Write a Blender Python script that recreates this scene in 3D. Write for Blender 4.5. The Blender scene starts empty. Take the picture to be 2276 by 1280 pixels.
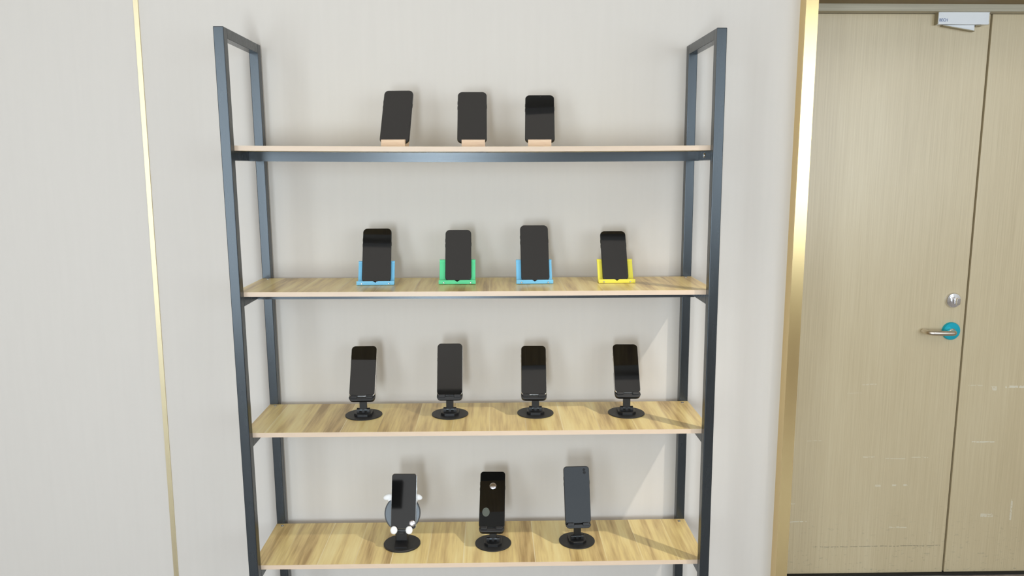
import bpy, bmesh, math, random
from mathutils import Matrix, Vector
R = math.radians
col = bpy.context.scene.collection
sc = bpy.context.scene

# ------------------------------------------------------------------ camera
CAM = (0.66566, -1.97764, 1.44405)
yaw, pitch, roll = 0.0239211, 0.1538605, -0.0011825
fw = Vector((math.sin(yaw)*math.cos(pitch), math.cos(yaw)*math.cos(pitch), -math.sin(pitch)))
rt = Vector((math.cos(yaw), -math.sin(yaw), 0)); up = rt.cross(fw)
r2 = rt*math.cos(roll)+up*math.sin(roll); u2 = up*math.cos(roll)-rt*math.sin(roll)
cd = bpy.data.cameras.new('camera'); cam = bpy.data.objects.new('camera', cd); col.objects.link(cam)
m = Matrix((r2, u2, -fw)).transposed().to_4x4(); m.translation = CAM
cam.matrix_world = m
cd.sensor_width = 36; cd.lens = 1752.42/2276*36; cd.clip_start = .05
sc.camera = cam
# ------------------------------------------------------------------ world and lights
w = bpy.data.worlds.new('world'); sc.world = w; w.use_nodes = True
w.node_tree.nodes['Background'].inputs[0].default_value = (.75, .87, 1, 1)
w.node_tree.nodes['Background'].inputs[1].default_value = .6
sc.view_settings.view_transform = 'Standard'; sc.view_settings.look = 'None'
sc.view_settings.gamma = 1; sc.view_settings.use_curve_mapping = False
sc.view_settings.exposure = -0.09

YW, YD, YB = .316, .616, -3.8          # display wall, door plane, window wall
XL, XR, ZC = -3.2, 4.8, 3.2
# windows of the wall behind the camera (the dimmest is added for a screen reflection): x0, x1, z0, z1, radiance
WIN = [(-1.78, -.78, .12, 2.6, 6.9), (-.66, -.03, .35, 2.3, 1.0), (.00, .47, .42, 1.58, 46.0), (1.35, 2.05, .75, 2.75, 1.7), (2.13, 4.65, .85, 2.52, 4.6)]
for (x0, x1, z0, z1, L) in WIN:
    ld = bpy.data.lights.new('daylight', 'AREA'); ld.shape = 'RECTANGLE'
    ld.size = x1-x0; ld.size_y = z1-z0; ld.energy = L*math.pi*(x1-x0)*(z1-z0)
    ld.color = (1, .94, .86) if L == 1.0 else (.80, .91, 1.0)
    o = bpy.data.objects.new('daylight', ld); col.objects.link(o)
    o.location = ((x0+x1)/2, YB-.10, (z0+z1)/2); o.rotation_euler = (R(90), 0, 0)
# recessed ceiling downlights: x, y, watts, radius
LAMPS = [(2.5, -1.17, 50, .05)]
for (x, y, p, rr) in LAMPS:
    ld = bpy.data.lights.new('downlight_beam', 'SPOT'); ld.energy = p*4; ld.shadow_soft_size = .03
    ld.spot_size = R(27); ld.spot_blend = 1.0; ld.color = (1, .93, .82)
    AIM = Vector((.80, .12, .30))
    o = bpy.data.objects.new('downlight_beam', ld); col.objects.link(o); o.location = (x, y, ZC-.035)
    o.rotation_euler = (AIM-o.location).to_track_quat('-Z', 'Y').to_euler()

# ------------------------------------------------------------------ helpers
def tag(o, label=None, cat=None, group=None, kind=None):
    if label: o['label'] = label
    if cat: o['category'] = cat
    if group: o['group'] = group
    if kind: o['kind'] = kind
    return o
def empty(name, M, label=None, cat=None, group=None):
    o = bpy.data.objects.new(name, None); col.objects.link(o)
    o.matrix_world = M; o.empty_display_size = .05
    return tag(o, label, cat, group)
class MB:
    def __init__(s): s.bm = bmesh.new()
    def poly(s, loops, M=Matrix(), cap=True):
        vs = [[s.bm.verts.new(M @ Vector(p)) for p in l] for l in loops]
        n = len(vs[0])
        for a, b in zip(vs, vs[1:]):
            for i in range(n): s.bm.faces.new((a[i], a[(i+1) % n], b[(i+1) % n], b[i]))
        if cap:
            s.bm.faces.new(vs[0][::-1]); s.bm.faces.new(vs[-1])
        return s
    def box(s, a, b, M=Matrix(), bev=0, sub=None):
        if bev:
            x0, y0, z0 = a; x1, y1, z1 = b; e = bev
            def rect(i, z): return [(x0+i, y0+i, z), (x1-i, y0+i, z), (x1-i, y1-i, z), (x0+i, y1-i, z)]
            bm2 = bmesh.new()
            vs = [bm2.verts.new(p) for p in rect(0, z0)+rect(0, z1)]
            for f in ((3, 2, 1, 0), (4, 5, 6, 7), (0, 1, 5, 4), (1, 2, 6, 5), (2, 3, 7, 6), (3, 0, 4, 7)): bm2.faces.new([vs[i] for i in f])
            bmesh.ops.bevel(bm2, geom=bm2.edges[:], offset=e, segments=2, affect='EDGES', profile=.5)
            mp = {v: s.bm.verts.new(M @ v.co) for v in bm2.verts}
            for f in bm2.faces: s.bm.faces.new([mp[v] for v in f.verts])
            bm2.free(); return s
        x0, y0, z0 = a; x1, y1, z1 = b
        return s.poly([[(x0, y0, z0), (x1, y0, z0), (x1, y1, z0), (x0, y1, z0)], [(x0, y0, z1), (x1, y0, z1), (x1, y1, z1), (x0, y1, z1)]], M)
    def beam(s, a, b, M=Matrix(), n=24):                      # box cut into n slices along x
        x0, y0, z0 = a; x1, y1, z1 = b
        L = []
        for i in range(n+1):
            x = x0+(x1-x0)*i/n
            L.append([(x, y0, z0), (x, y1, z0), (x, y1, z1), (x, y0, z1)])
        return s.poly(L, M)
    def prism(s, pts, x0, x1, M=Matrix(), b=0):               # (y,z) outline run along x
        return s.poly([[(x0, y, z) for y, z in pts], [(x1, y, z) for y, z in pts]], M)
    def lathe(s, prof, M=Matrix(), n=40):                     # (r,z) profile about z, closed with caps
        return s.poly([[(r*math.cos(2*math.pi*i/n), r*math.sin(2*math.pi*i/n), z) for i in range(n)] for r, z in prof], M)
    def tube(s, path, r, n=16, M=Matrix()):
        P = [Vector(p) for p in path]; L = []
        ref = Vector((0, 0, 1))
        for i, p in enumerate(P):
            t = (P[min(i+1, len(P)-1)]-P[max(i-1, 0)]).normalized()
            a = t.cross(ref).normalized(); b = a.cross(t)
            L.append([p+a*r*math.cos(2*math.pi*k/n)+b*r*math.sin(2*math.pi*k/n) for k in range(n)])
        return s.poly(L, M)
    def ball(s, c, r, M=Matrix()):
        T = M @ Matrix.Translation(c) @ Matrix.Diagonal((r[0], r[1], r[2], 1))
        bmesh.ops.create_uvsphere(s.bm, u_segments=28, v_segments=16, radius=1, matrix=T); return s
    def build(s, name, mat, parent=None, smooth=False, warp=None):
        bmesh.ops.recalc_face_normals(s.bm, faces=s.bm.faces[:])
        me = bpy.data.meshes.new(name)
        inv = parent_world(parent).inverted() if parent else Matrix()
        for v in s.bm.verts:
            p = v.co
            if warp: p = Vector(warp(p))
            v.co = inv @ p
        if smooth:
            for f in s.bm.faces: f.smooth = True
            for e in s.bm.edges:
                if len(e.link_faces) == 2 and (e.calc_face_angle(0) > R(38) or max(len(f.verts) for f in e.link_faces) > 8): e.smooth = False
        s.bm.to_mesh(me); s.bm.free()
        me.materials.append(mat)
        o = bpy.data.objects.new(name, me); col.objects.link(o)
        if parent: o.parent = parent
        return o
def parent_world(o):
    M = o.matrix_basis.copy()
    while o.parent: o = o.parent; M = o.matrix_basis @ M
    return M
def rrect(wd, h, r, n=8, cz=None):                           # rounded rectangle in x,z, bottom at z=0
    pts = []
    for cx, cz_, a0 in ((wd/2-r, h-r, 0), (-wd/2+r, h-r, 90), (-wd/2+r, r, 180), (wd/2-r, r, 270)):
        for k in range(n+1):
            a = R(a0+90*k/n); pts.append((cx+r*math.cos(a), cz_+r*math.sin(a)))
    return pts
def slab(mb, wd, h, r, y0, y1, b, M=Matrix(), zoff=0):       # rounded slab with rolled edges
    L = []
    for i, y in ((b, y0), (b*.35, y0+b*.3), (0, y0+b), (0, y1-b), (b*.35, y1-b*.3), (b, y1)):
        L.append([(x, y, z+i+zoff) for x, z in rrect(wd-2*i, h-2*i, max(r-i, .0004))])
    mb.poly(L, M); return mb

# ------------------------------------------------------------------ materials
def mat(name, c, rough=.5, metal=0, spec=.5, coat=0, ior=1.5, emit=None, es=0):
    m = bpy.data.materials.new(name); m.use_nodes = True
    b = m.node_tree.nodes['Principled BSDF']
    b.inputs['Base Color'].default_value = (*c, 1); b.inputs['Roughness'].default_value = rough
    b.inputs['Metallic'].default_value = metal; b.inputs['IOR'].default_value = ior
    b.inputs['Specular IOR Level'].default_value = spec; b.inputs['Coat Weight'].default_value = coat
    if emit: b.inputs['Emission Color'].default_value = (*emit, 1); b.inputs['Emission Strength'].default_value = es
    return m
class NT:
    def __init__(s, m): s.t = m.node_tree; s.b = s.t.nodes['Principled BSDF']
    def n(s, typ, **k):
        x = s.t.nodes.new(typ)
        for a, v in k.items(): setattr(x, a, v)
        return x
    def l(s, a, b): s.t.links.new(a, b)
    def val(s, x, i, v):
        if isinstance(v, (int, float)): x.inputs[i].default_value = v
        else: s.l(v, x.inputs[i])
    def math(s, op, a, b=0, c=None):
        x = s.n('ShaderNodeMath', operation=op); s.val(x, 0, a); s.val(x, 1, b)
        if c is not None: s.val(x, 2, c)
        return x.outputs[0]
    def coords(s, scale, kind='Object'):
        tc = s.n('ShaderNodeTexCoord'); mp = s.n('ShaderNodeMapping'); mp.inputs['Scale'].default_value = scale
        s.l(tc.outputs[kind], mp.inputs['Vector']); return mp.outputs[0]
    def noise(s, vec, scale, detail=3, rough=.5):
        x = s.n('ShaderNodeTexNoise'); x.inputs['Scale'].default_value = scale; x.inputs['Detail'].default_value = detail
        x.inputs['Roughness'].default_value = rough
        s.l(vec, x.inputs['Vector']); return x.outputs['Fac']
    def ramp(s, fac, stops):
        x = s.n('ShaderNodeValToRGB'); e = x.color_ramp.elements
        while len(e) < len(stops): e.new(.5)
        for i, (p, c) in enumerate(stops): e[i].position = p; e[i].color = (*c, 1)
        s.l(fac, x.inputs[0]); return x.outputs[0]
    def mix(s, f, a, b, mode='MIX'):
        x = s.n('ShaderNodeMix', data_type='RGBA', blend_type=mode)
        s.val(x, 0, f)
        for i, v in ((6, a), (7, b)):
            if isinstance(v, tuple): x.inputs[i].default_value = (*v, 1)
            else: s.l(v, x.inputs[i])
        return x.outputs[2]
    def bump(s, h, st, d=.001):
        x = s.n('ShaderNodeBump'); x.inputs['Strength'].default_value = st; x.inputs['Distance'].default_value = d
        s.l(h, x.inputs['Height']); s.l(x.outputs[0], s.b.inputs['Normal'])

def speckle(m, scale, amt, sc3=(1, 1, 1), rough=0, bump=0):
    t = NT(m); c = tuple(m.node_tree.nodes['Principled BSDF'].inputs['Base Color'].default_value)[:3]
    f = t.noise(t.coords(sc3), scale, 4)
    t.l(t.mix(f, tuple(x*(1-amt) for x in c), tuple(min(1, x*(1+amt)) for x in c)), t.b.inputs['Base Color'])
    if rough: 
        r0 = t.b.inputs['Roughness'].default_value
        t.l(t.math('MULTIPLY_ADD', f, rough, r0-rough/2), t.b.inputs['Roughness'])
    if bump: t.bump(f, bump)
    return m

M_wall = speckle(mat('woven_wallpaper', (.675, .635, .585), .75, spec=.25), 60, .022, (1, 1, .06), bump=.08)
M_plain = speckle(mat('painted_wall', (.76, .73, .69), .85), 8, .03)
M_ceil = speckle(mat('ceiling_paint', (.5, .49, .45), .9), 5, .02)
M_brass = speckle(mat('brushed_brass', (.80, .62, .31), .23, 1), 30, .03, (1, 1, .05), rough=.06)
M_strip = speckle(mat('pale_brass', (.80, .70, .46), .36, 1), 30, .03, (1, 1, .05), rough=.06)
M_metal = speckle(mat('black_powder_coat', (.064, .072, .078), .27, .85), 55, .14, (1, 1, .12), rough=.05)
M_beam = speckle(mat('black_powder_coat_beam', (.064, .072, .078), .27, .85), 55, .10, (.08, 1, 1), rough=.03)
M_glass = mat('phone_glass', (.006, .006, .006), .03, ior=1.5)
M_body = speckle(mat('phone_black_body', (.012, .012, .012), .32), 40, .1)
M_silver = speckle(mat('phone_silver_edge', (.75, .74, .73), .22, 1), 40, .05)
M_btn = speckle(mat('phone_button', (.05, .045, .04), .35, .6), 40, .05)
M_blk = speckle(mat('stand_black_plastic', (.008, .008, .009), .42), 70, .2)
M_disc = speckle(mat('stand_black_disc', (.017, .017, .017), .5), 90, .2)
M_pin = speckle(mat('steel_pin', (.7, .7, .7), .25, 1), 60, .05)
M_white = speckle(mat('white_plastic', (.88, .88, .88), .45), 30, .02)
M_plate = speckle(mat('grey_mirror_plate', (.055, .066, .075), .3, .2), 30, .05)
M_blue = speckle(mat('blue_plastic', (.20, .58, .87), .42), 30, .03)
M_green = speckle(mat('green_plastic', (.11, .74, .33), .42), 30, .03)
M_yellow = speckle(mat('yellow_plastic', (.87, .77, .08), .42), 30, .03)
M_sticker = speckle(mat('grey_green_sticker', (.085, .10, .085), .5), 30, .03)
M_dome = speckle(mat('shiny_spot_metal', (.62, .60, .64), .3, 1), 40, .05)
M_reflection = speckle(mat('dark_reflection_spot', (.012, .012, .014), .7), 30, .03)
M_lamp = mat('lamp_glow', (1, 1, 1), .5, emit=(1, .97, .92), es=9)
M_panel = mat('panel_glow', (.3, .3, .3), .6, emit=(1, .92, .82), es=.92)
M_chrome = speckle(mat('polished_chrome', (.80, .80, .82), .12, 1), 30, .03)
M_steel = speckle(mat('satin_steel', (.72, .66, .58), .28, 1), 60, .04)
M_film = speckle(mat('cyan_film', (.02, .50, .66), .25, .55), 40, .08)
M_closer = speckle(mat('white_enamel', (.86, .88, .90), .4), 30, .02)
M_ink = mat('blue_grey_ink', (.20, .25, .42), .6)
M_closer_side = speckle(mat('closer_bracket', (.36, .31, .2), .5, .3), 30, .05)
M_dark = speckle(mat('black_rubber', (.012, .011, .008), .8), 30, .2)
M_gap = mat('dark_gap', (.05, .04, .018), .8)
M_frame = speckle(mat('window_frame_paint', (.5, .5, .5), .5), 30, .03)

def block_wood():
    m = mat('pale_beech', (.70, .46, .29), .55); t = NT(m)
    f = t.noise(t.coords((3, 1, 40)), 14, 4)
    t.l(t.ramp(f, [(.3, (.78, .55, .38)), (.7, (.86, .65, .47))]), t.b.inputs['Base Color']); return m
M_beech = block_wood()
def laminate():
    m = mat('board_laminate', (.6, .45, .25), .30, spec=.45); t = NT(m)
    tc = t.n('ShaderNodeTexCoord'); sp = t.n('ShaderNodeSeparateXYZ'); t.l(tc.outputs['Object'], sp.inputs[0])
    oi = t.n('ShaderNodeObjectInfo')
    x = t.math('ADD', sp.outputs[0], t.math('MULTIPLY', oi.outputs['Random'], 3.7))
    y = sp.outputs[1]
    pid = t.math('DIVIDE', x, .0985); fl = t.math('FLOOR', pid)
    wn = t.n('ShaderNodeTexWhiteNoise', noise_dimensions='1D'); t.l(fl, wn.inputs['W'])
    rnd = wn.outputs['Value']
    cb = t.n('ShaderNodeCombineXYZ'); t.l(t.math('ADD', x, t.math('MULTIPLY', rnd, 9)), cb.inputs[0]); t.l(t.math('MULTIPLY', y, .09), cb.inputs[1]); t.l(t.math('MULTIPLY', rnd, 7), cb.inputs[2])
    g1 = t.noise(cb.outputs[0], 34, 3, .55)
    cb2 = t.n('ShaderNodeCombineXYZ'); t.l(x, cb2.inputs[0]); t.l(t.math('MULTIPLY', y, .04), cb2.inputs[1]); t.l(rnd, cb2.inputs[2])
    g2 = t.noise(cb2.outputs[0], 150, 3, .6)
    f = t.math('ADD', t.math('MULTIPLY', g1, .75), t.math('MULTIPLY', g2, .25))
    f = t.math('ADD', f, t.math('MULTIPLY', t.math('SUBTRACT', rnd, .5), .16))
    c = t.ramp(f, [(.31, (.44, .29, .11)), (.41, (.66, .48, .205)), (.53, (.84, .665, .29)), (.68, (.92, .78, .39))])
    fr = t.math('FRACT', pid)
    seam = t.math('LESS_THAN', fr, .026)
    c = t.mix(t.math('MULTIPLY', seam, t.math('MULTIPLY_ADD', rnd, .6, .15)), c, (.93, .82, .55))
    t.l(c, t.b.inputs['Base Color']); return m
M_lam = laminate()
M_band = speckle(mat('board_edge_band', (.70, .545, .405), .38), 25, .06, (1, 1, 6))

def veneer(name, scr):
    m = mat(name, (.5, .44, .33), .4, spec=.6, coat=1); m.node_tree.nodes['Principled BSDF'].inputs['Coat Roughness'].default_value = .3; t = NT(m)
    f1 = t.noise(t.coords((60, 60, .9)), 4, 5, .6)
    f2 = t.noise(t.coords((1.2, 1.2, .35)), 3, 3)
    f = t.math('ADD', t.math('MULTIPLY', f1, .6), t.math('MULTIPLY', f2, .4))
    c = t.ramp(f, [(.32, (.52, .42, .25)), (.5, (.59, .485, .30)), (.68, (.645, .545, .355))])
    tc = t.n('ShaderNodeTexCoord'); sp = t.n('ShaderNodeSeparateXYZ'); t.l(tc.outputs['Object'], sp.inputs[0])
    wob = t.math('MULTIPLY', t.math('SUBTRACT', t.noise(t.coords((5, 5, 5)), 3, 2), .5), .01)
    z = t.math('ADD', sp.outputs[2], wob); x = sp.outputs[0]
    br = t.noise(t.coords((40, 1, 40)), 3, 2)
    for (x0, x1, zc, h, a) in scr:
        mx = t.math('COMPARE', x, (x0+x1)/2, abs(x1-x0)/2); mz = t.math('COMPARE', z, zc, h)
        f = t.math('MULTIPLY', t.math('MULTIPLY', mx, mz), t.math('MULTIPLY', t.math('GREATER_THAN', br, .44), abs(a)))
        c = t.mix(f, c, (.74, .70, .58) if a > 0 else (.16, .14, .09))
    # scuffing near the floor
    low = t.math('SUBTRACT', 1, t.math('MULTIPLY', sp.outputs[2], 3.2)); low.node.use_clamp = True
    sc_ = t.math('GREATER_THAN', t.noise(t.coords((3, 3, 6)), 14, 6, .75), .60)
    c = t.mix(t.math('MULTIPLY', t.math('MULTIPLY', low, sc_), .35), c, (.20, .18, .12))
    t.l(c, t.b.inputs['Base Color']); t.bump(f1, .08); return m
def floor_mat():
    m = mat('dark_marble', (.1, .09, .08), .25); t = NT(m)
    f = t.noise(t.coords((1, 1, 1)), 6, 8, .65)
    t.l(t.ramp(f, [(.35, (.20, .17, .15)), (.55, (.36, .31, .28)), (.7, (.52, .46, .42))]), t.b.inputs['Base Color']); return m
M_floor = floor_mat()

def struct(name, mb, m, **k): return tag(mb.build(name, m, **k), kind='structure')
# ------------------------------------------------------------------ the room
OX0, OX1, OZ = 1.553, 2.985, 1.945          # door opening
struct('floor', MB().box((XL-.2, YB-.3, -.1), (XR+.2, 1.0, 0)), M_floor)
struct('ceiling', MB().box((XL-.2, YB-.3, ZC), (XR+.2, YW+.1, ZC+.1)), M_ceil)
for (ya, yb, xa, xb, lab) in ((YB+.1, -1.5, -2.8, 4.4, 'wide glowing panel added under the ceiling on the window side for screen reflections'), (-.90, -.17, -.45, 1.15, 'narrow glowing panel added under the ceiling by the display wall for screen reflections')):
    pn = empty('added_glow_panel', Matrix.Translation(((xa+xb)/2, (ya+yb)/2, ZC)), lab, 'ceiling light')  # unseen glowing panel, added so the phone screens reflect a bright zone
    MB().box((xa, ya, ZC-.012), (xb, yb, ZC-.002)).build('glow_slab', M_panel, pn)
    MB().box((xa-.03, ya-.03, ZC-.02), (xb+.03, ya, ZC-.001)).box((xa-.03, yb, ZC-.02), (xb+.03, yb+.03, ZC-.001)).box((xa-.03, ya, ZC-.02), (xa, yb, ZC-.001)).box((xb, ya, ZC-.02), (xb+.03, yb, ZC-.001)).build('frame', M_frame, pn)
b = MB().box((XL, YW, 0), (OX0, YD+.08, ZC)).box((OX1, YW, 0), (XR, YD+.08, ZC)).box((OX0, YW, OZ+.02), (OX1, YD+.08, ZC))
struct('wall_back', b, M_wall)
struct('wall_left', MB().box((XL-.12, YB-.3, 0), (XL, YD, ZC)), M_plain)
struct('wall_right', MB().box((XR, YB-.3, 0), (XR+.12, YD, ZC)), M_plain)
b = MB(); xs = XL
for (x0, x1, z0, z1, L) in WIN:
    b.box((xs, YB-.12, 0), (x0, YB, ZC)); b.box((x0, YB-.12, 0), (x1, YB, z0)); b.box((x0, YB-.12, z1), (x1, YB, ZC)); xs = x1
b.box((xs, YB-.12, 0), (XR, YB, ZC))
struct('wall_front', b, M_plain)
for i, (x0, x1, z0, z1, L) in enumerate(WIN):
    f = MB(); t_ = .045
    f.box((x0, YB-.07, z0), (x0+t_, YB-.02, z1)).box((x1-t_, YB-.07, z0), (x1, YB-.02, z1))
    f.box((x0+t_, YB-.07, z0), (x1-t_, YB-.02, z0+t_)).box((x0+t_, YB-.07, z1-t_), (x1-t_, YB-.02, z1))
    if x1-x0 > 1.5:
        n = 2 if x1-x0 < 2.5 else 3
        for k in range(1, n):
            xx = x0+(x1-x0)*k/n; f.box((xx-.03, YB-.07, z0+t_), (xx+.03, YB-.02, z1-t_))
    struct('window_%d' % (i+1), f, M_frame)
# brass strip set in the wall covering, brass door surround
struct('unseen_dark_panel', MB().box((-.47, YB-.08, 1.43), (-.21, YB-.01, 1.64)), M_dark)  # dark panel behind the camera, added for its reflection in a screen
struct('trim_1', MB().box((-.3225, YW-.004, .0), (-.3095, YW+.0, ZC), bev=0), M_strip)
struct('trim_2', MB().box((1.533, YW-.043, 0), (1.568, YD-.001, OZ+.035)).box((1.568, YW-.043, OZ), (2.97, YW+.02, OZ+.035)).box((2.97, YW-.043, 0), (3.005, YD-.001, OZ+.035)), M_brass)
SCR1 = [(1.60, 1.72, .272, .0018, .8), (1.65, 1.765, .204, .0015, .9), (1.59, 1.69, .186, .0012, .6), (1.60, 1.70, .545, .0015, .4), (1.6, 1.63, .10, .003, .5),
        (1.95, 1.99, .44, .002, .6), (2.03, 2.10, .432, .0015, .5), (2.12, 2.18, .437, .0012, .6), (2.0, 2.02, .333, .004, .5), (2.06, 2.075, .335, .003, .6), (2.10, 2.115, .335, .003, .6),
        (2.06, 2.13, .178, .002, .6), (1.75, 1.80, .50, .0015, .35), (1.88, 1.93, .67, .001, .3), (1.93, 1.98, .70, .002, .4), (1.80, 2.25, .107, .0015, -.6)]
SCR2 = [(2.33, 2.41, .492, .002, .8), (2.38, 2.40, .685, .008, .6), (2.43, 2.52, .688, .004, .75), (2.30, 2.35, .695, .002, .4), (2.385, 2.43, .22, .006, .6), (2.49, 2.497, .24, .04, .6)]
M_door1, M_door2 = veneer('door_veneer', SCR1), veneer('door_veneer_plain', SCR2)
M_lint = veneer('frame_veneer', [])
def horiz():
    m = mat('lintel_veneer', (.5, .44, .33), .55); t = NT(m)
    f = t.noise(t.coords((.6, 20, 60)), 4, 5, .6)
    t.l(t.ramp(f, [(.3, (.44, .40, .30)), (.7, (.60, .56, .44))]), t.b.inputs['Base Color']); return m
M_hor = horiz()
M_soffit = speckle(mat('brown_soffit', (.26, .19, .09), .6), 20, .1, (.3, 8, 8))
struct('trim_3', MB().box((1.568, YW+.021, OZ), (2.97, YD, OZ+.019)), M_soffit)
struct('trim_4', MB().box((1.568, YD-.04, OZ-.0215), (2.97, YD+.06, OZ)), M_hor)
struct('trim_5', MB().box((1.568, YD-.012, 0), (2.97, YD+.06, .006)), M_dark)
# ---- door leaves
def leaf(name, x0, x1, m):
    o = struct(name, MB().box((x0, YD, .0065), (x1, YD+.045, OZ-.0225), bev=.0015), m); return o
d1 = leaf('door_1', 1.575, 2.2645, M_door1)
d2 = leaf('door_2', 2.2715, 2.965, M_door2)
struct('trim_6', MB().box((2.2646, YD+.02, .007), (2.2714, YD+.05, OZ-.023)), M_gap)
def wall_disc(c, prof, m, name, parent, n=40):            # lathe whose axis points to the room (-y)
    M_ = Matrix.Translation(c) @ Matrix.Rotation(R(90), 4, 'X')
    return MB().lathe(prof, M_, n).build(name, m, parent, smooth=True)
# door closer: cover, arm, shoe, lettering
cl = MB().box((2.083, YD-.022, 1.8865), (2.247, YD-.004, 1.9295), bev=.0016)
cl.box((2.0835, YD-.0235, 1.8895), (2.2465, YD-.021, 1.8925)).box((2.0835, YD-.0235, 1.9225), (2.2465, YD-.021, 1.9285))
c1 = cl.build('door_closer', M_closer, d1)
c1['label'] = 'white rectangular door closer with blue lettering'
MB().box((2.0815, YD-.021, 1.887), (2.0829, YD-.0005, 1.929)).box((2.084, YD-.0038, 1.889), (2.246, YD-.0002, 1.927)).build('mounting_plate', M_closer_side, c1)
a = MB(); ang = math.atan2(-.019, .115)
MA = Matrix.Translation((2.100, YD-.020, 1.8850)) @ Matrix.Rotation(-ang, 4, 'Y')
a.box((0, 0, -.0025), (.106, .016, .0), MA); a.build('closer_arm', M_closer_side, c1)
a = MB()
a.poly([[(2.104, YD-.012, 1.8860), (2.207, YD-.012, 1.8860), (2.207, YD-.012, 1.8685)], [(2.104, YD-.006, 1.8860), (2.207, YD-.006, 1.8860), (2.207, YD-.006, 1.8685)]])
a.build('arm_cover', M_closer, c1)
MB().box((2.208, YD-.018, 1.8815), (2.226, YD-.004, 1.8858), bev=.001).build('pinion_cap', M_closer_side, c1)
fc = bpy.data.curves.new('lettering', 'FONT'); fc.body = 'BECH'; fc.size = .0125; fc.offset = .0003; fc.extrude = .0002
fo = bpy.data.objects.new('lettering_curve', fc)
col.objects.link(fo)
me = bpy.data.meshes.new_from_object(fo.evaluated_get(bpy.context.evaluated_depsgraph_get()))
bpy.data.objects.remove(fo)
me.transform(Matrix.Translation((2.0855, YD-.0222, 1.8955)) @ Matrix.Rotation(R(90), 4, 'X') @ Matrix.Diagonal((.9, 1, 1, 1)))
me.materials.clear(); me.materials.append(M_ink)
lo = bpy.data.objects.new('lettering', me); col.objects.link(lo); lo.parent = c1
# lock and lever handle
lk = wall_disc((2.2185, YD, .993), [(.0, 0), (.0255, 0), (.0255, .006), (.0235, .009), (.010, .010), (.010, .013), (.0, .013)], M_chrome, 'lock_rosette', d1)
tk = MB(); MT = Matrix.Translation((2.2205, YD-.013, .993))
slab(tk, .0125, .024, .006, -.021, 0, .0015, MT @ Matrix.Translation((0, 0, -.012))); tk.build('thumb_turn', M_chrome, lk, smooth=True)
ro = wall_disc((2.2205, YD, .887), [(.0, 0), (.0305, 0), (.0305, .006), (.0285, .009), (.0125, .0095), (.0, .0095)], M_film, 'handle_rosette', d1)
ro['label'] = 'round handle rose still under bright blue film'
wall_disc((2.2155, YD-.009, .887), [(0, 0), (.0115, 0), (.0115, .012), (.009, .014), (0, .014)], M_steel, 'handle_neck', ro)
pth = [(2.2155, YD-.012, .887), (2.2155, YD-.028, .887)]
for k in range(7):
    a_ = R(90*k/6); pth.append((2.2155-.014*(1-math.cos(a_)), YD-.028-.014*math.sin(a_), .887))
pth += [(2.185, YD-.043, .8872), (2.152, YD-.043, .888)]
for k in range(1, 8):
    a_ = R(82*k/7); pth.append((2.148-.024*math.sin(a_), YD-.043+.024*(1-math.cos(a_)), .8882))
pth.append((2.1225, YD-.008, .8885))
MB().tube(pth, .0083, 18).build('lever_handle', M_steel, d1, smooth=True)

# ------------------------------------------------------------------ shelving rack
W_, D_, T_, TY = 1.2393, .306, .025, .027
ZS = [1.4945, 1.1256, .7509, .3788]; BT = .0123; SAG = [.0030, .0008, .0004, .0008]
def lean(p):
    k = -.00955+(.00955-.0051)*min(max(p[0]/W_, 0), 1)
    return (p[0]+k*(p[2]-1.444), p[1], p[2])
def sagged(i):
    def f(p):
        q = lean(p); u = p[0]/W_
        return (q[0], q[1], q[2]-SAG[i]*4*u*(1-u))
    return f
rack = empty('shelving_rack', Matrix(), 'tall black metal rack with four wood-look shelf boards standing against the pale wall', 'shelf rack')
def post(x0, y0):
    ys = [y0, y0+TY]
    m_ = MB().box((x0, y0, .012), (x0+T_, y0+TY, 1.7752), bev=.0016)
    o = m_.build('post', M_metal, rack, warp=lean)
    MB().box((x0+.002, y0+.002, 0), (x0+T_-.002, y0+TY-.002, .012)).build('foot_cap', M_dark, o, warp=lean)
for x0 in (0, W_-T_):
    for y0 in (0, D_-TY): post(x0, y0)
    MB().box((x0+.0002, TY, 1.7752-.025), (x0+T_-.0002, D_-TY, 1.7751), bev=.0012).build('top_rail', M_metal, rack, warp=lean)
    for z in ZS:
        MB().box((x0+.0002, TY, z-BT-.0250), (x0+T_-.0002, D_-TY, z-BT), bev=.0012).build('side_rail', M_metal, rack, warp=lean)
for i, z in enumerate(ZS):
    MB().beam((T_, .140, z-BT-.0255), (W_-T_, .165, z-BT-.0008), n=24).build('cross_beam', M_beam, rack, warp=sagged(i))
    bd = MB().beam((0, TY+.001, z-BT), (W_, D_-TY-.0003, z), n=32).build('shelf_board', M_lam, rack, warp=sagged(i))
    MB().beam((.0, TY+.0001, z-BT), (W_, TY+.001, z-.0002), n=32).build('edge_band', M_band, bd, warp=sagged(i))
    for x in (.020, W_-.020):
        s_ = MB().lathe([(0, 0), (.0045, 0), (.0045, .0008), (.0032, .0012), (.0012, .0012), (.0008, .0004), (0, .0004)], Matrix.Translation((x, D_-TY-.016, z)), 20)
        s_.build('screw', M_pin, bd, smooth=True, warp=lean)
for x, z in ((W_-T_, ZS[0]-BT-.012),):
    sx = 1 if x < .6 else -1
    MB().lathe([(0, 0), (.006, 0), (.005, .002), (0, .002)], Matrix.Translation((x, .085 if sx > 0 else .085, z)) @ Matrix.Rotation(R(90*sx), 4, 'Y'), 20).build('hole_glint', M_pin, rack, smooth=True, warp=lean)  # bright disc for the white highlight at a rail hole
def board_z(i, x):
    u = x/W_; return ZS[i]-SAG[i]*4*u*(1-u)

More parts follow.
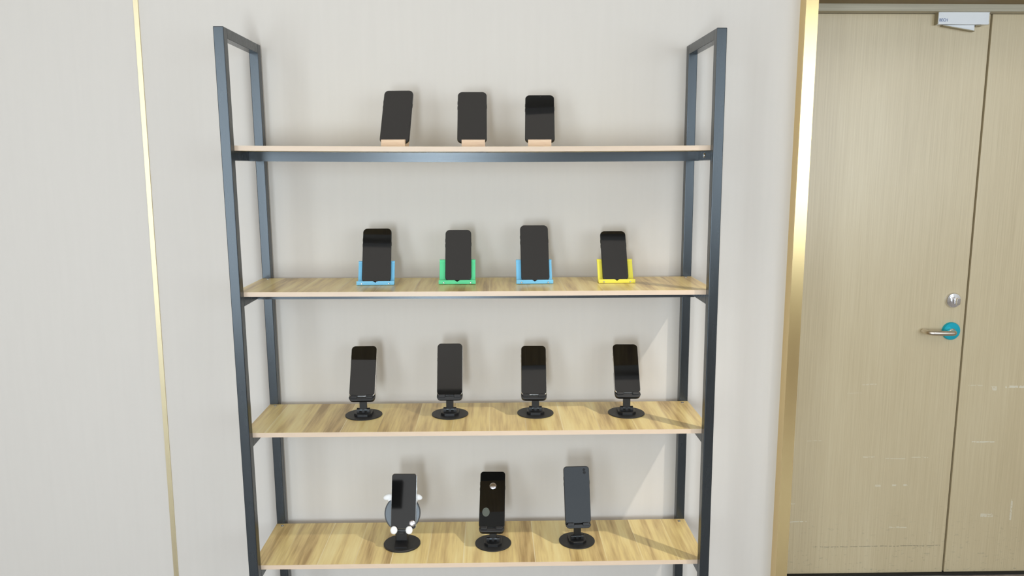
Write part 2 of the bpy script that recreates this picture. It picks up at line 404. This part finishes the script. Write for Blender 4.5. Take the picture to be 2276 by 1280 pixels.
# ------------------------------------------------------------------ phones
def phone(X, Y, Z, yw, tl, wd, h, label, group, edge='black', th=.0078, r=.0122, notch=None, smallbtn=1):
    Mx = Matrix.Translation((X, Y, Z)) @ Matrix.Rotation(R(yw), 4, 'Z') @ Matrix.Rotation(-R(tl), 4, 'X')
    o = empty('smartphone', Mx, label, 'phone', group)
    b = MB(); slab(b, wd, h, r, 0, th, .0016, Mx)
    b.build('body', M_silver if edge == 'silver' else M_body, o, smooth=True)
    s = MB(); slab(s, wd-.0018, h-.0018, r-.0009, -.0007, .0006, .0005, Mx, zoff=.0009)
    scr = s.build('screen', M_glass, o, smooth=True)
    mm = MB(); slab(mm, .0012, .011, .0005, th*.3, th*.72, .0004, Mx @ Matrix.Translation((wd/2+.0001, 0, h*.68)))
    mm.build('side_button', M_btn if edge != 'silver' else M_silver, o, smooth=True)
    for k in (.66, .76):
        mm = MB(); slab(mm, .0012, .009, .0005, th*.3, th*.72, .0004, Mx @ Matrix.Translation((-wd/2-.0001, 0, h*k)))
        mm.build('volume_button', M_btn if edge != 'silver' else M_silver, o, smooth=True)
    if notch:
        mm = MB(); mm.lathe([(0, 0), (.0016, 0), (.0016, .0002), (0, .0002)], Mx @ Matrix.Translation((notch, -.0007, h-.0065)) @ Matrix.Rotation(R(90), 4, 'X'), 16)
        mm.build('front_camera', M_btn, scr)
    return o, Mx, scr

# ---- top shelf: beech blocks
GP = 'smartphones on display'
P = [((.4088, .115, 1.5037, -5.2, 29.2, .0781, .1598), (.4085, .0622), 'large dark phone on the top shelf in the leftmost beech block, tilted to the right', None),
     ((.6118, .115, 1.5049, .1, 31.6, .0776, .1589), (.6155, .0605), 'large dark phone on the top shelf in the middle beech block, all one grey black', None),
     ((.7891, .115, 1.5063, -2.7, 37.2, .0783, .1590), (.7885, .0605), 'phone on the top shelf in the rightmost beech block, dark band across its top', .003)]
PB = ['pale beech block holding the left tilted phone on the top shelf', 'pale beech block under the middle phone of the top shelf', 'pale beech block under the shortest phone at right on the top shelf']
for i, (a, (bx, bw), lab, nt) in enumerate(P):
    o, Mx, _ = phone(*a, lab, GP, notch=nt)
    zb = board_z(0, bx)
    Mb = Matrix.Translation((bx, a[1], zb)) @ Matrix.Rotation(R(a[3]), 4, 'Z')
    tl = R(a[4]); zz = a[2]-zb                                  # phone bottom height over the board
    th = .0086; c, s = math.cos(tl), math.sin(tl)
    # slot follows the phone: front face passes through (y=0,z=zz) with slope s/c
    hf = .0207-.0012
    f0 = -.0012
    pts = [(-.012, 0), (.046, 0), (.046, .020)]
    yb = lambda z: (z-zz)*s/c+th/c+.0006
    pts += [(yb(.050)+.006, .050), (yb(.050), .050), (yb(zz-.004+.001), zz-.004+.001)]
    pts += [((zz-.003-zz)*s/c-.0012, zz-.004-.001), ((hf-zz)*s/c-.0015, hf), (-.0105, hf), (-.012, hf-.0015)]
    bl = empty('phone_block', Mb, PB[i], 'phone holder', 'beech blocks on the top shelf')
    MB().prism(pts, -bw/2, bw/2, Mb).build('block', M_beech, bl)

# ---- second shelf: folding plastic stands
def plastic_stand(x, y, yw, tl, py, pz, m, label, top, i=1):
    zb = board_z(i, x)
    Mb = Matrix.Translation((x, y, zb)) @ Matrix.Rotation(R(yw), 4, 'Z')
    o = empty('folding_stand', Mb, label, 'phone stand', 'folding plastic phone stands')
    wd = .1005
    # phone bottom in stand frame
    q = Mb.inverted() @ Vector((x, py, pz)); y0, z0 = q.y, q.z
    t = R(tl); c, s = math.cos(t), math.sin(t); th = .0086
    by, bz = y0+th*c, z0-th*s                                   # back-bottom edge of the phone
    # tray with a lip: foot, lip with V notch
    mb = MB()
    lipz = .0115
    xs = [-wd/2, -.0075, -.0045, 0, .0045, .0075, wd/2]; zt = [lipz, lipz, lipz-.0015, lipz-.0045, lipz-.0015, lipz, lipz]
    yl = min(y0-.0015, 0)
    mb.poly([[(x_, yl-.0035, .0012), (x_, yl-.0005, .0012), (x_, yl-.0005, z_), (x_, yl-.0035, z_)] for x_, z_ in zip(xs, zt)], Mb)
    lip = mb.build('front_lip', m, o)
    tr = MB().prism([(yl-.0005, .0012), (by+.010, .0012), (by+.010, bz*.5), (yl-.0005, .0042)], -wd/2, wd/2, Mb)
    tr.build('tray', m, o)
    L = top
    base = Vector((0, by+.0012*c, bz-.0012*s-.002))
    MP = Mb @ Matrix.Translation(base) @ Matrix.Rotation(-t, 4, 'X')
    pn = MB(); slab(pn, wd-.002, L, .0025, 0, .0035, .0008, MP); pn.build('back_panel', m, o, smooth=True)
    MB().tube([(-wd/2+.001, .0025, L-.0005), (wd/2-.001, .0025, L-.0005)], .0036, 14, MP).build('hinge_roll', m, o, smooth=True)
    # rear leg from the hinge roll down to the board
    hy = base.y+(L-.002)*s+.006; hz = base.z+(L-.002)*c-.003
    MB().prism([(hy-.001, hz), (hy+.0025, hz+.001), (hy+.0255, .0012), (hy+.021, .0012)], -wd/2+.012, wd/2-.012, Mb).build('rear_leg', m, o)
    for sx in (-.0365, .0365):
        MB().lathe([(0, 0), (.0022, 0), (.0022, .0016), (.0014, .0024), (0, .0024)], Mb @ Matrix.Translation((sx, yl-.0035, .0048)) @ Matrix.Rotation(R(90), 4, 'X'), 14).build('rubber_stud', M_pin, o, smooth=True)
        for yy in (.004, hy+.019):
            MB().lathe([(0, 0), (.003, 0), (.003, .0013), (0, .0013)], Mb @ Matrix.Translation((sx*.9, yy, 0)), 12).build('rubber_foot', M_dark, o)
Q = [((.3469, .152, 1.1320, 2.3, 27.5, .0785, .1582), (.3467, .1405), M_blue, 'folding blue phone stand, leftmost on the second shelf', 'phone in the leftmost blue stand on the second shelf, dark band across its top', None, .0645),
     ((.5696, .158, 1.1334, .4, 23.6, .0716, .1474), (.5673, .1512), M_green, 'folding green phone stand on the second shelf', 'plain dark phone propped in the green stand on the second shelf', None, .0635),
     ((.7812, .158, 1.1316, 1.5, 22.9, .0779, .1613), (.7789, .1503), M_blue, 'folding blue phone stand between the green and the yellow stands', 'tall plain dark phone in the blue stand next to the yellow one', None, .0640),
     ((1.0029, .162, 1.1331, 1.4, 26.9, .0713, .1453), (1.0047, .1555), M_yellow, 'folding yellow phone stand, rightmost on the second shelf', 'dark phone leaning crookedly in the yellow stand', None, .0650)]
for a, (sx, sy), m, ls, lp, nt, L in Q:
    phone(*a, lp, GP, notch=nt)
    plastic_stand(sx, sy, a[3], a[4], a[1], a[2], m, ls, L)

# ---- round based stands
def round_stand(cx, cy, i, a, label, hw=.0715, drop=.0130):
    X, Y, Z, yw, tl, wd, h = a
    zb = board_z(i, cx)
    Mb = Matrix.Translation((cx, cy, zb)) @ Matrix.Rotation(R(yw), 4, 'Z')
    o = empty('round_base_stand', Mb, label, 'phone stand', 'black round-base phone stands')
    Mx = Matrix.Translation((X, Y, Z)) @ Matrix.Rotation(R(yw), 4, 'Z') @ Matrix.Rotation(-R(tl), 4, 'X')
    MB().lathe([(0, 0), (.0510, 0), (.0515, .0006), (.0515, .0022), (.0508, .0028), (0, .0028)], Mb, 64).build('base_disc', M_disc, o, smooth=True)
    # octagonal hinge foot
    fx, f0, f1, ch, z0, z1 = .0245, -.028, .020, .011, .0028, .0105
    def octo(k): return [(-fx+ch+k*.3, f0+k), (fx-ch-k*.3, f0+k), (fx-k, f0+ch+k*.3), (fx-k, f1-k), (-fx+k, f1-k), (-fx+k, f0+ch+k*.3)]
    ft = MB().poly([[(x, y, z0) for x, y in octo(0)], [(x, y, z1-.0012) for x, y in octo(0)], [(x, y, z1) for x, y in octo(.0012)]], Mb)
    ft.build('hinge_foot', M_blk, o)
    hz = .0165; hy = -.004                                          # hinge axis
    kn = MB()
    for x0, x1 in ((-.018, -.0105), (-.0035, .0035), (.0105, .018)):
        kn.tube([(x0, hy, hz), (x1, hy, hz)], .0058, 18, Mb); kn.box((x0, hy-.0058, .0105), (x1, hy+.0058, hz), Mb)
    kn.build('hinge_knuckle', M_blk, o, smooth=True)
    pn = MB().tube([(-.0186, hy, hz), (.0186, hy, hz)], .0022, 14, Mb)
    pn.tube([(-.0104, hy, hz), (-.0036, hy, hz)], .0050, 18, Mb).tube([(.0036, hy, hz), (.0104, hy, hz)], .0050, 18, Mb)
    pn.build('hinge_pin', M_metal, o, smooth=True)
    # holder plate behind the phone, its foot wraps below
    th = .0082
    hp = MB(); slab(hp, hw, .088, .0135, th, th+.0045, .0012, Mx, zoff=-drop)
    hold = hp.build('holder_plate', M_blk, o, smooth=True)
    def tray(i):                                                    # square top, well rounded bottom corners
        q, ht, rr_ = (hw-.001)/2-i, drop*.86-i, .0100-i
        P_ = [(q, ht), (-q, ht)]
        for cx_, a0 in ((-q+rr_, 180), (q-rr_, 270)):
            P_ += [(cx_+rr_*math.cos(R(a0+90*k/8)), i+rr_+rr_*math.sin(R(a0+90*k/8))) for k in range(9)]
        return P_
    lg = MB().poly([[(x, y, z-drop) for x, z in tray(i)] for i, y in ((.0014, -.0045), (.0004, -.0040), (0, -.0030), (0, th+.002))], Mx)
    lg.build('ledge', M_blk, hold, smooth=True)
    for sx in (-.0215, .0215):
        hk = MB(); slab(hk, .0185, .0088, .0022, -.0075, -.0022, .0010, Mx @ Matrix.Translation((sx, 0, 0)), zoff=-.0062)
        hk.build('hook', M_blk, hold, smooth=True)
    # neck from the hinge to the middle of the plate
    A = Mb @ Vector((0, hy, hz)); B = Mx @ Vector((0, th+.012, .020)); 
    Bl = Mb.inverted() @ B; d = Vector((0, Bl.y-hy, Bl.z-hz)); ln = d.length
    MN = Mb @ Matrix.Translation((0, hy, hz)) @ Matrix.Rotation(-math.atan2(d.y, d.z), 4, 'X')
    nk = MB().box((-.0102, -.0042, 0), (.0102, .0042, ln), MN, bev=.0012); nk.build('neck', M_blk, o)
    MB().tube([Mx @ Vector((-.014, th+.0105, .020)), Mx @ Vector((.014, th+.0105, .020))], .0058, 16).build('tilt_hinge', M_blk, o, smooth=True)
    return o, Mx
RS = [((.3010, .138, .8147, 1.3, 32.6, .0717, .1480), (.2994, .1718), 2, 'silver', 'silver-edged phone leaning on the leftmost stand of the third shelf', 'black round-base phone stand, leftmost on the third shelf'),
      ((.5431, .138, .8154, .2, 23.8, .0714, .1470), (.5417, .1732), 2, 'silver', 'evenly dark phone on the second stand of the third shelf, below the green stand', 'black round-base phone stand, second from left on the third shelf'),
      ((.7771, .142, .8134, -1.7, 34.3, .0715, .1475), (.7831, .1758), 2, 'silver', 'silver-edged phone on the third shelf between the evenly dark one and the far right one', 'black round-base phone stand, third from left on the third shelf'),
      ((1.0381, .136, .8188, -2.1, 35.1, .0715, .1470), (1.0404, .1688), 2, 'silver', 'silver-edged phone leaning left at the right end of the third shelf', 'black round-base phone stand, rightmost on the third shelf'),
      ((.6576, .105, .4405, -2.0, 46.0, .0728, .1690), (.6617, .1375), 3, 'black', 'glossy black phone with a round grey green sticker, middle of the lowest shelf', 'black round-base stand in the middle of the lowest visible shelf'),
      ((.9019, .112, .4473, 2.7, 18.9, .0735, .1574), (.9021, .1460), 3, 'black', 'slate grey phone leaning at the right of the lowest visible shelf', 'black round-base stand at the right of the lowest visible shelf')]
for a, (cx, cy), i, ed, lp, ls in RS:
    o, Mx, scr = phone(*a, lp, GP, edge=ed, r=.0115 if i == 2 else .0095)
    round_stand(cx, cy, i, a, ls)
    if cx == .6617:
        Ml = Mx @ Matrix.Translation((.0012, -.0007, .1235)) @ Matrix.Rotation(R(90), 4, 'X')
        MB().lathe([(0, 0), (.0100, 0), (.0098, .0010), (.0078, .0026), (.0040, .0034), (0, .0035)], Ml, 36).build('shiny_spot', M_dome, scr, smooth=True)  # shiny round spot on the glass, built as a raised dome
        MB().lathe([(0, 0), (.0105, 0), (.0105, .0003), (0, .0003)], Mx @ Matrix.Translation((-.0172, -.0007, .0455)) @ Matrix.Diagonal((1, 1, 1.25, 1)) @ Matrix.Rotation(R(90), 4, 'X'), 32).build('sticker', M_sticker, scr)
    if cx == .9021:
        sm = MB()
        for (sx, sz, r_) in ((.0215, .1475, .0040), (.0225, .1395, .0042)):
            sm.lathe([(0, 0), (r_, 0), (r_, .0002), (0, .0002)], Mx @ Matrix.Translation((sx, -.0007, sz)) @ Matrix.Rotation(R(90), 4, 'X'), 9)
        sm.build('dark_reflection', M_reflection, scr)  # dark reflection spots on the glass, built as small discs

# ---- eared stand with round plate
a = (.4097, .112, .4366, -1.1, 18.8, .0711, .1522)
o, Mx, scr = phone(*a, 'grey black phone held by white feet in the eared stand, lowest shelf', GP, edge='silver', r=.0085, th=.0075)
MB().lathe([(0, 0), (.0088, 0), (.0086, .0010), (.0068, .0024), (.0035, .0031), (0, .0032)], Mx @ Matrix.Translation((.0245, -.0007, .0155)) @ Matrix.Rotation(R(90), 4, 'X'), 36).build('shiny_spot', M_dome, scr, smooth=True)  # shiny round spot low on the screen, shaped as a dome
cx, cy = .4023, .1385; zb = board_z(3, cx)
Mb = Matrix.Translation((cx, cy, zb))
es = empty('eared_stand', Mb, 'black phone stand with round grey back plate and white ears and feet', 'phone stand')
MB().lathe([(0, 0), (.0512, 0), (.0520, .001), (.0520, .0045), (.0505, .006), (0, .006)], Mb, 64).build('base_disc', M_disc, es, smooth=True)
th = .0078
MPc = Mx @ Matrix.Translation((-.0045, th+.0005, .0425)) @ Matrix.Rotation(R(90), 4, 'X')
pl = MB().lathe([(0, -.006), (.0500, -.006), (.0508, -.005), (.0508, -.001), (.0500, 0), (.0478, 0), (.0476, -.0008), (0, -.0008)], MPc, 64).build('back_plate', M_blk, es, smooth=True)
MB().lathe([(0, -.0008), (.0474, -.0008), (.0474, -.0003), (0, -.0003)], MPc, 64).build('plate_face', M_plate, pl)
for sx, lab in ((-1, 'left'), (1, 'right')):
    Me = Mx @ Matrix.Translation((-.0045+sx*.0405, th+.004, .0865)) @ Matrix.Rotation(R(12*sx), 4, 'Y')
    MB().ball((0, 0, 0), (.0150, .0042, .0085), Me).ball((-sx*.004, 0, -.006), (.0085, .0040, .0085), Me).build('ear', M_white, pl, smooth=True)
for fx in (-.0255, .0172):
    f = MB().ball((fx, -.0065, -.002), (.0100, .0058, .0112), Mx)
    f.tube([(fx, -.006, -.006), (fx, th+.002, -.006)], .0042, 14, Mx).build('foot', M_white, pl, smooth=True)
MB().box((-.0335, 0, -.0052), (.0245, th+.002, -.0022), Mx, bev=.0006).build('ledge', M_blk, pl)
nk = MB().box((-.0175, -.012, .006), (.0175, .018, .052), Mb, bev=.003); nk.build('neck', M_blk, es)
MB().prism([(-.036, .006), (-.012, .006), (-.012, .018), (-.0335, .0105), (-.036, .009)], -.0175, .0175, Mb).build('neck_foot', M_blk, es)
MB().box((-.008, -.0145, .036), (.008, -.011, .044), Mb, bev=.001).build('hinge_clip', M_disc, es)

# ------------------------------------------------------------------ recessed ceiling lamps
for k, (x, y, p, rr) in enumerate(LAMPS):
    Mc = Matrix.Translation((x, y, ZC))
    o = empty('ceiling_downlight', Mc, 'recessed ceiling downlight in front of the double door', 'ceiling light')
    MB().lathe([(rr*1.35, -.004), (rr*1.35, -.0005), (rr*.98, -.0005), (rr*.98, -.004), (rr*1.35, -.004)], Mc, 40, ).build('trim_ring', M_chrome, o, smooth=True)
    MB().lathe([(0, -.0015), (rr*.96, -.0015), (rr*.96, -.0005), (0, -.0005)], Mc, 40).build('lens', M_lamp, o)
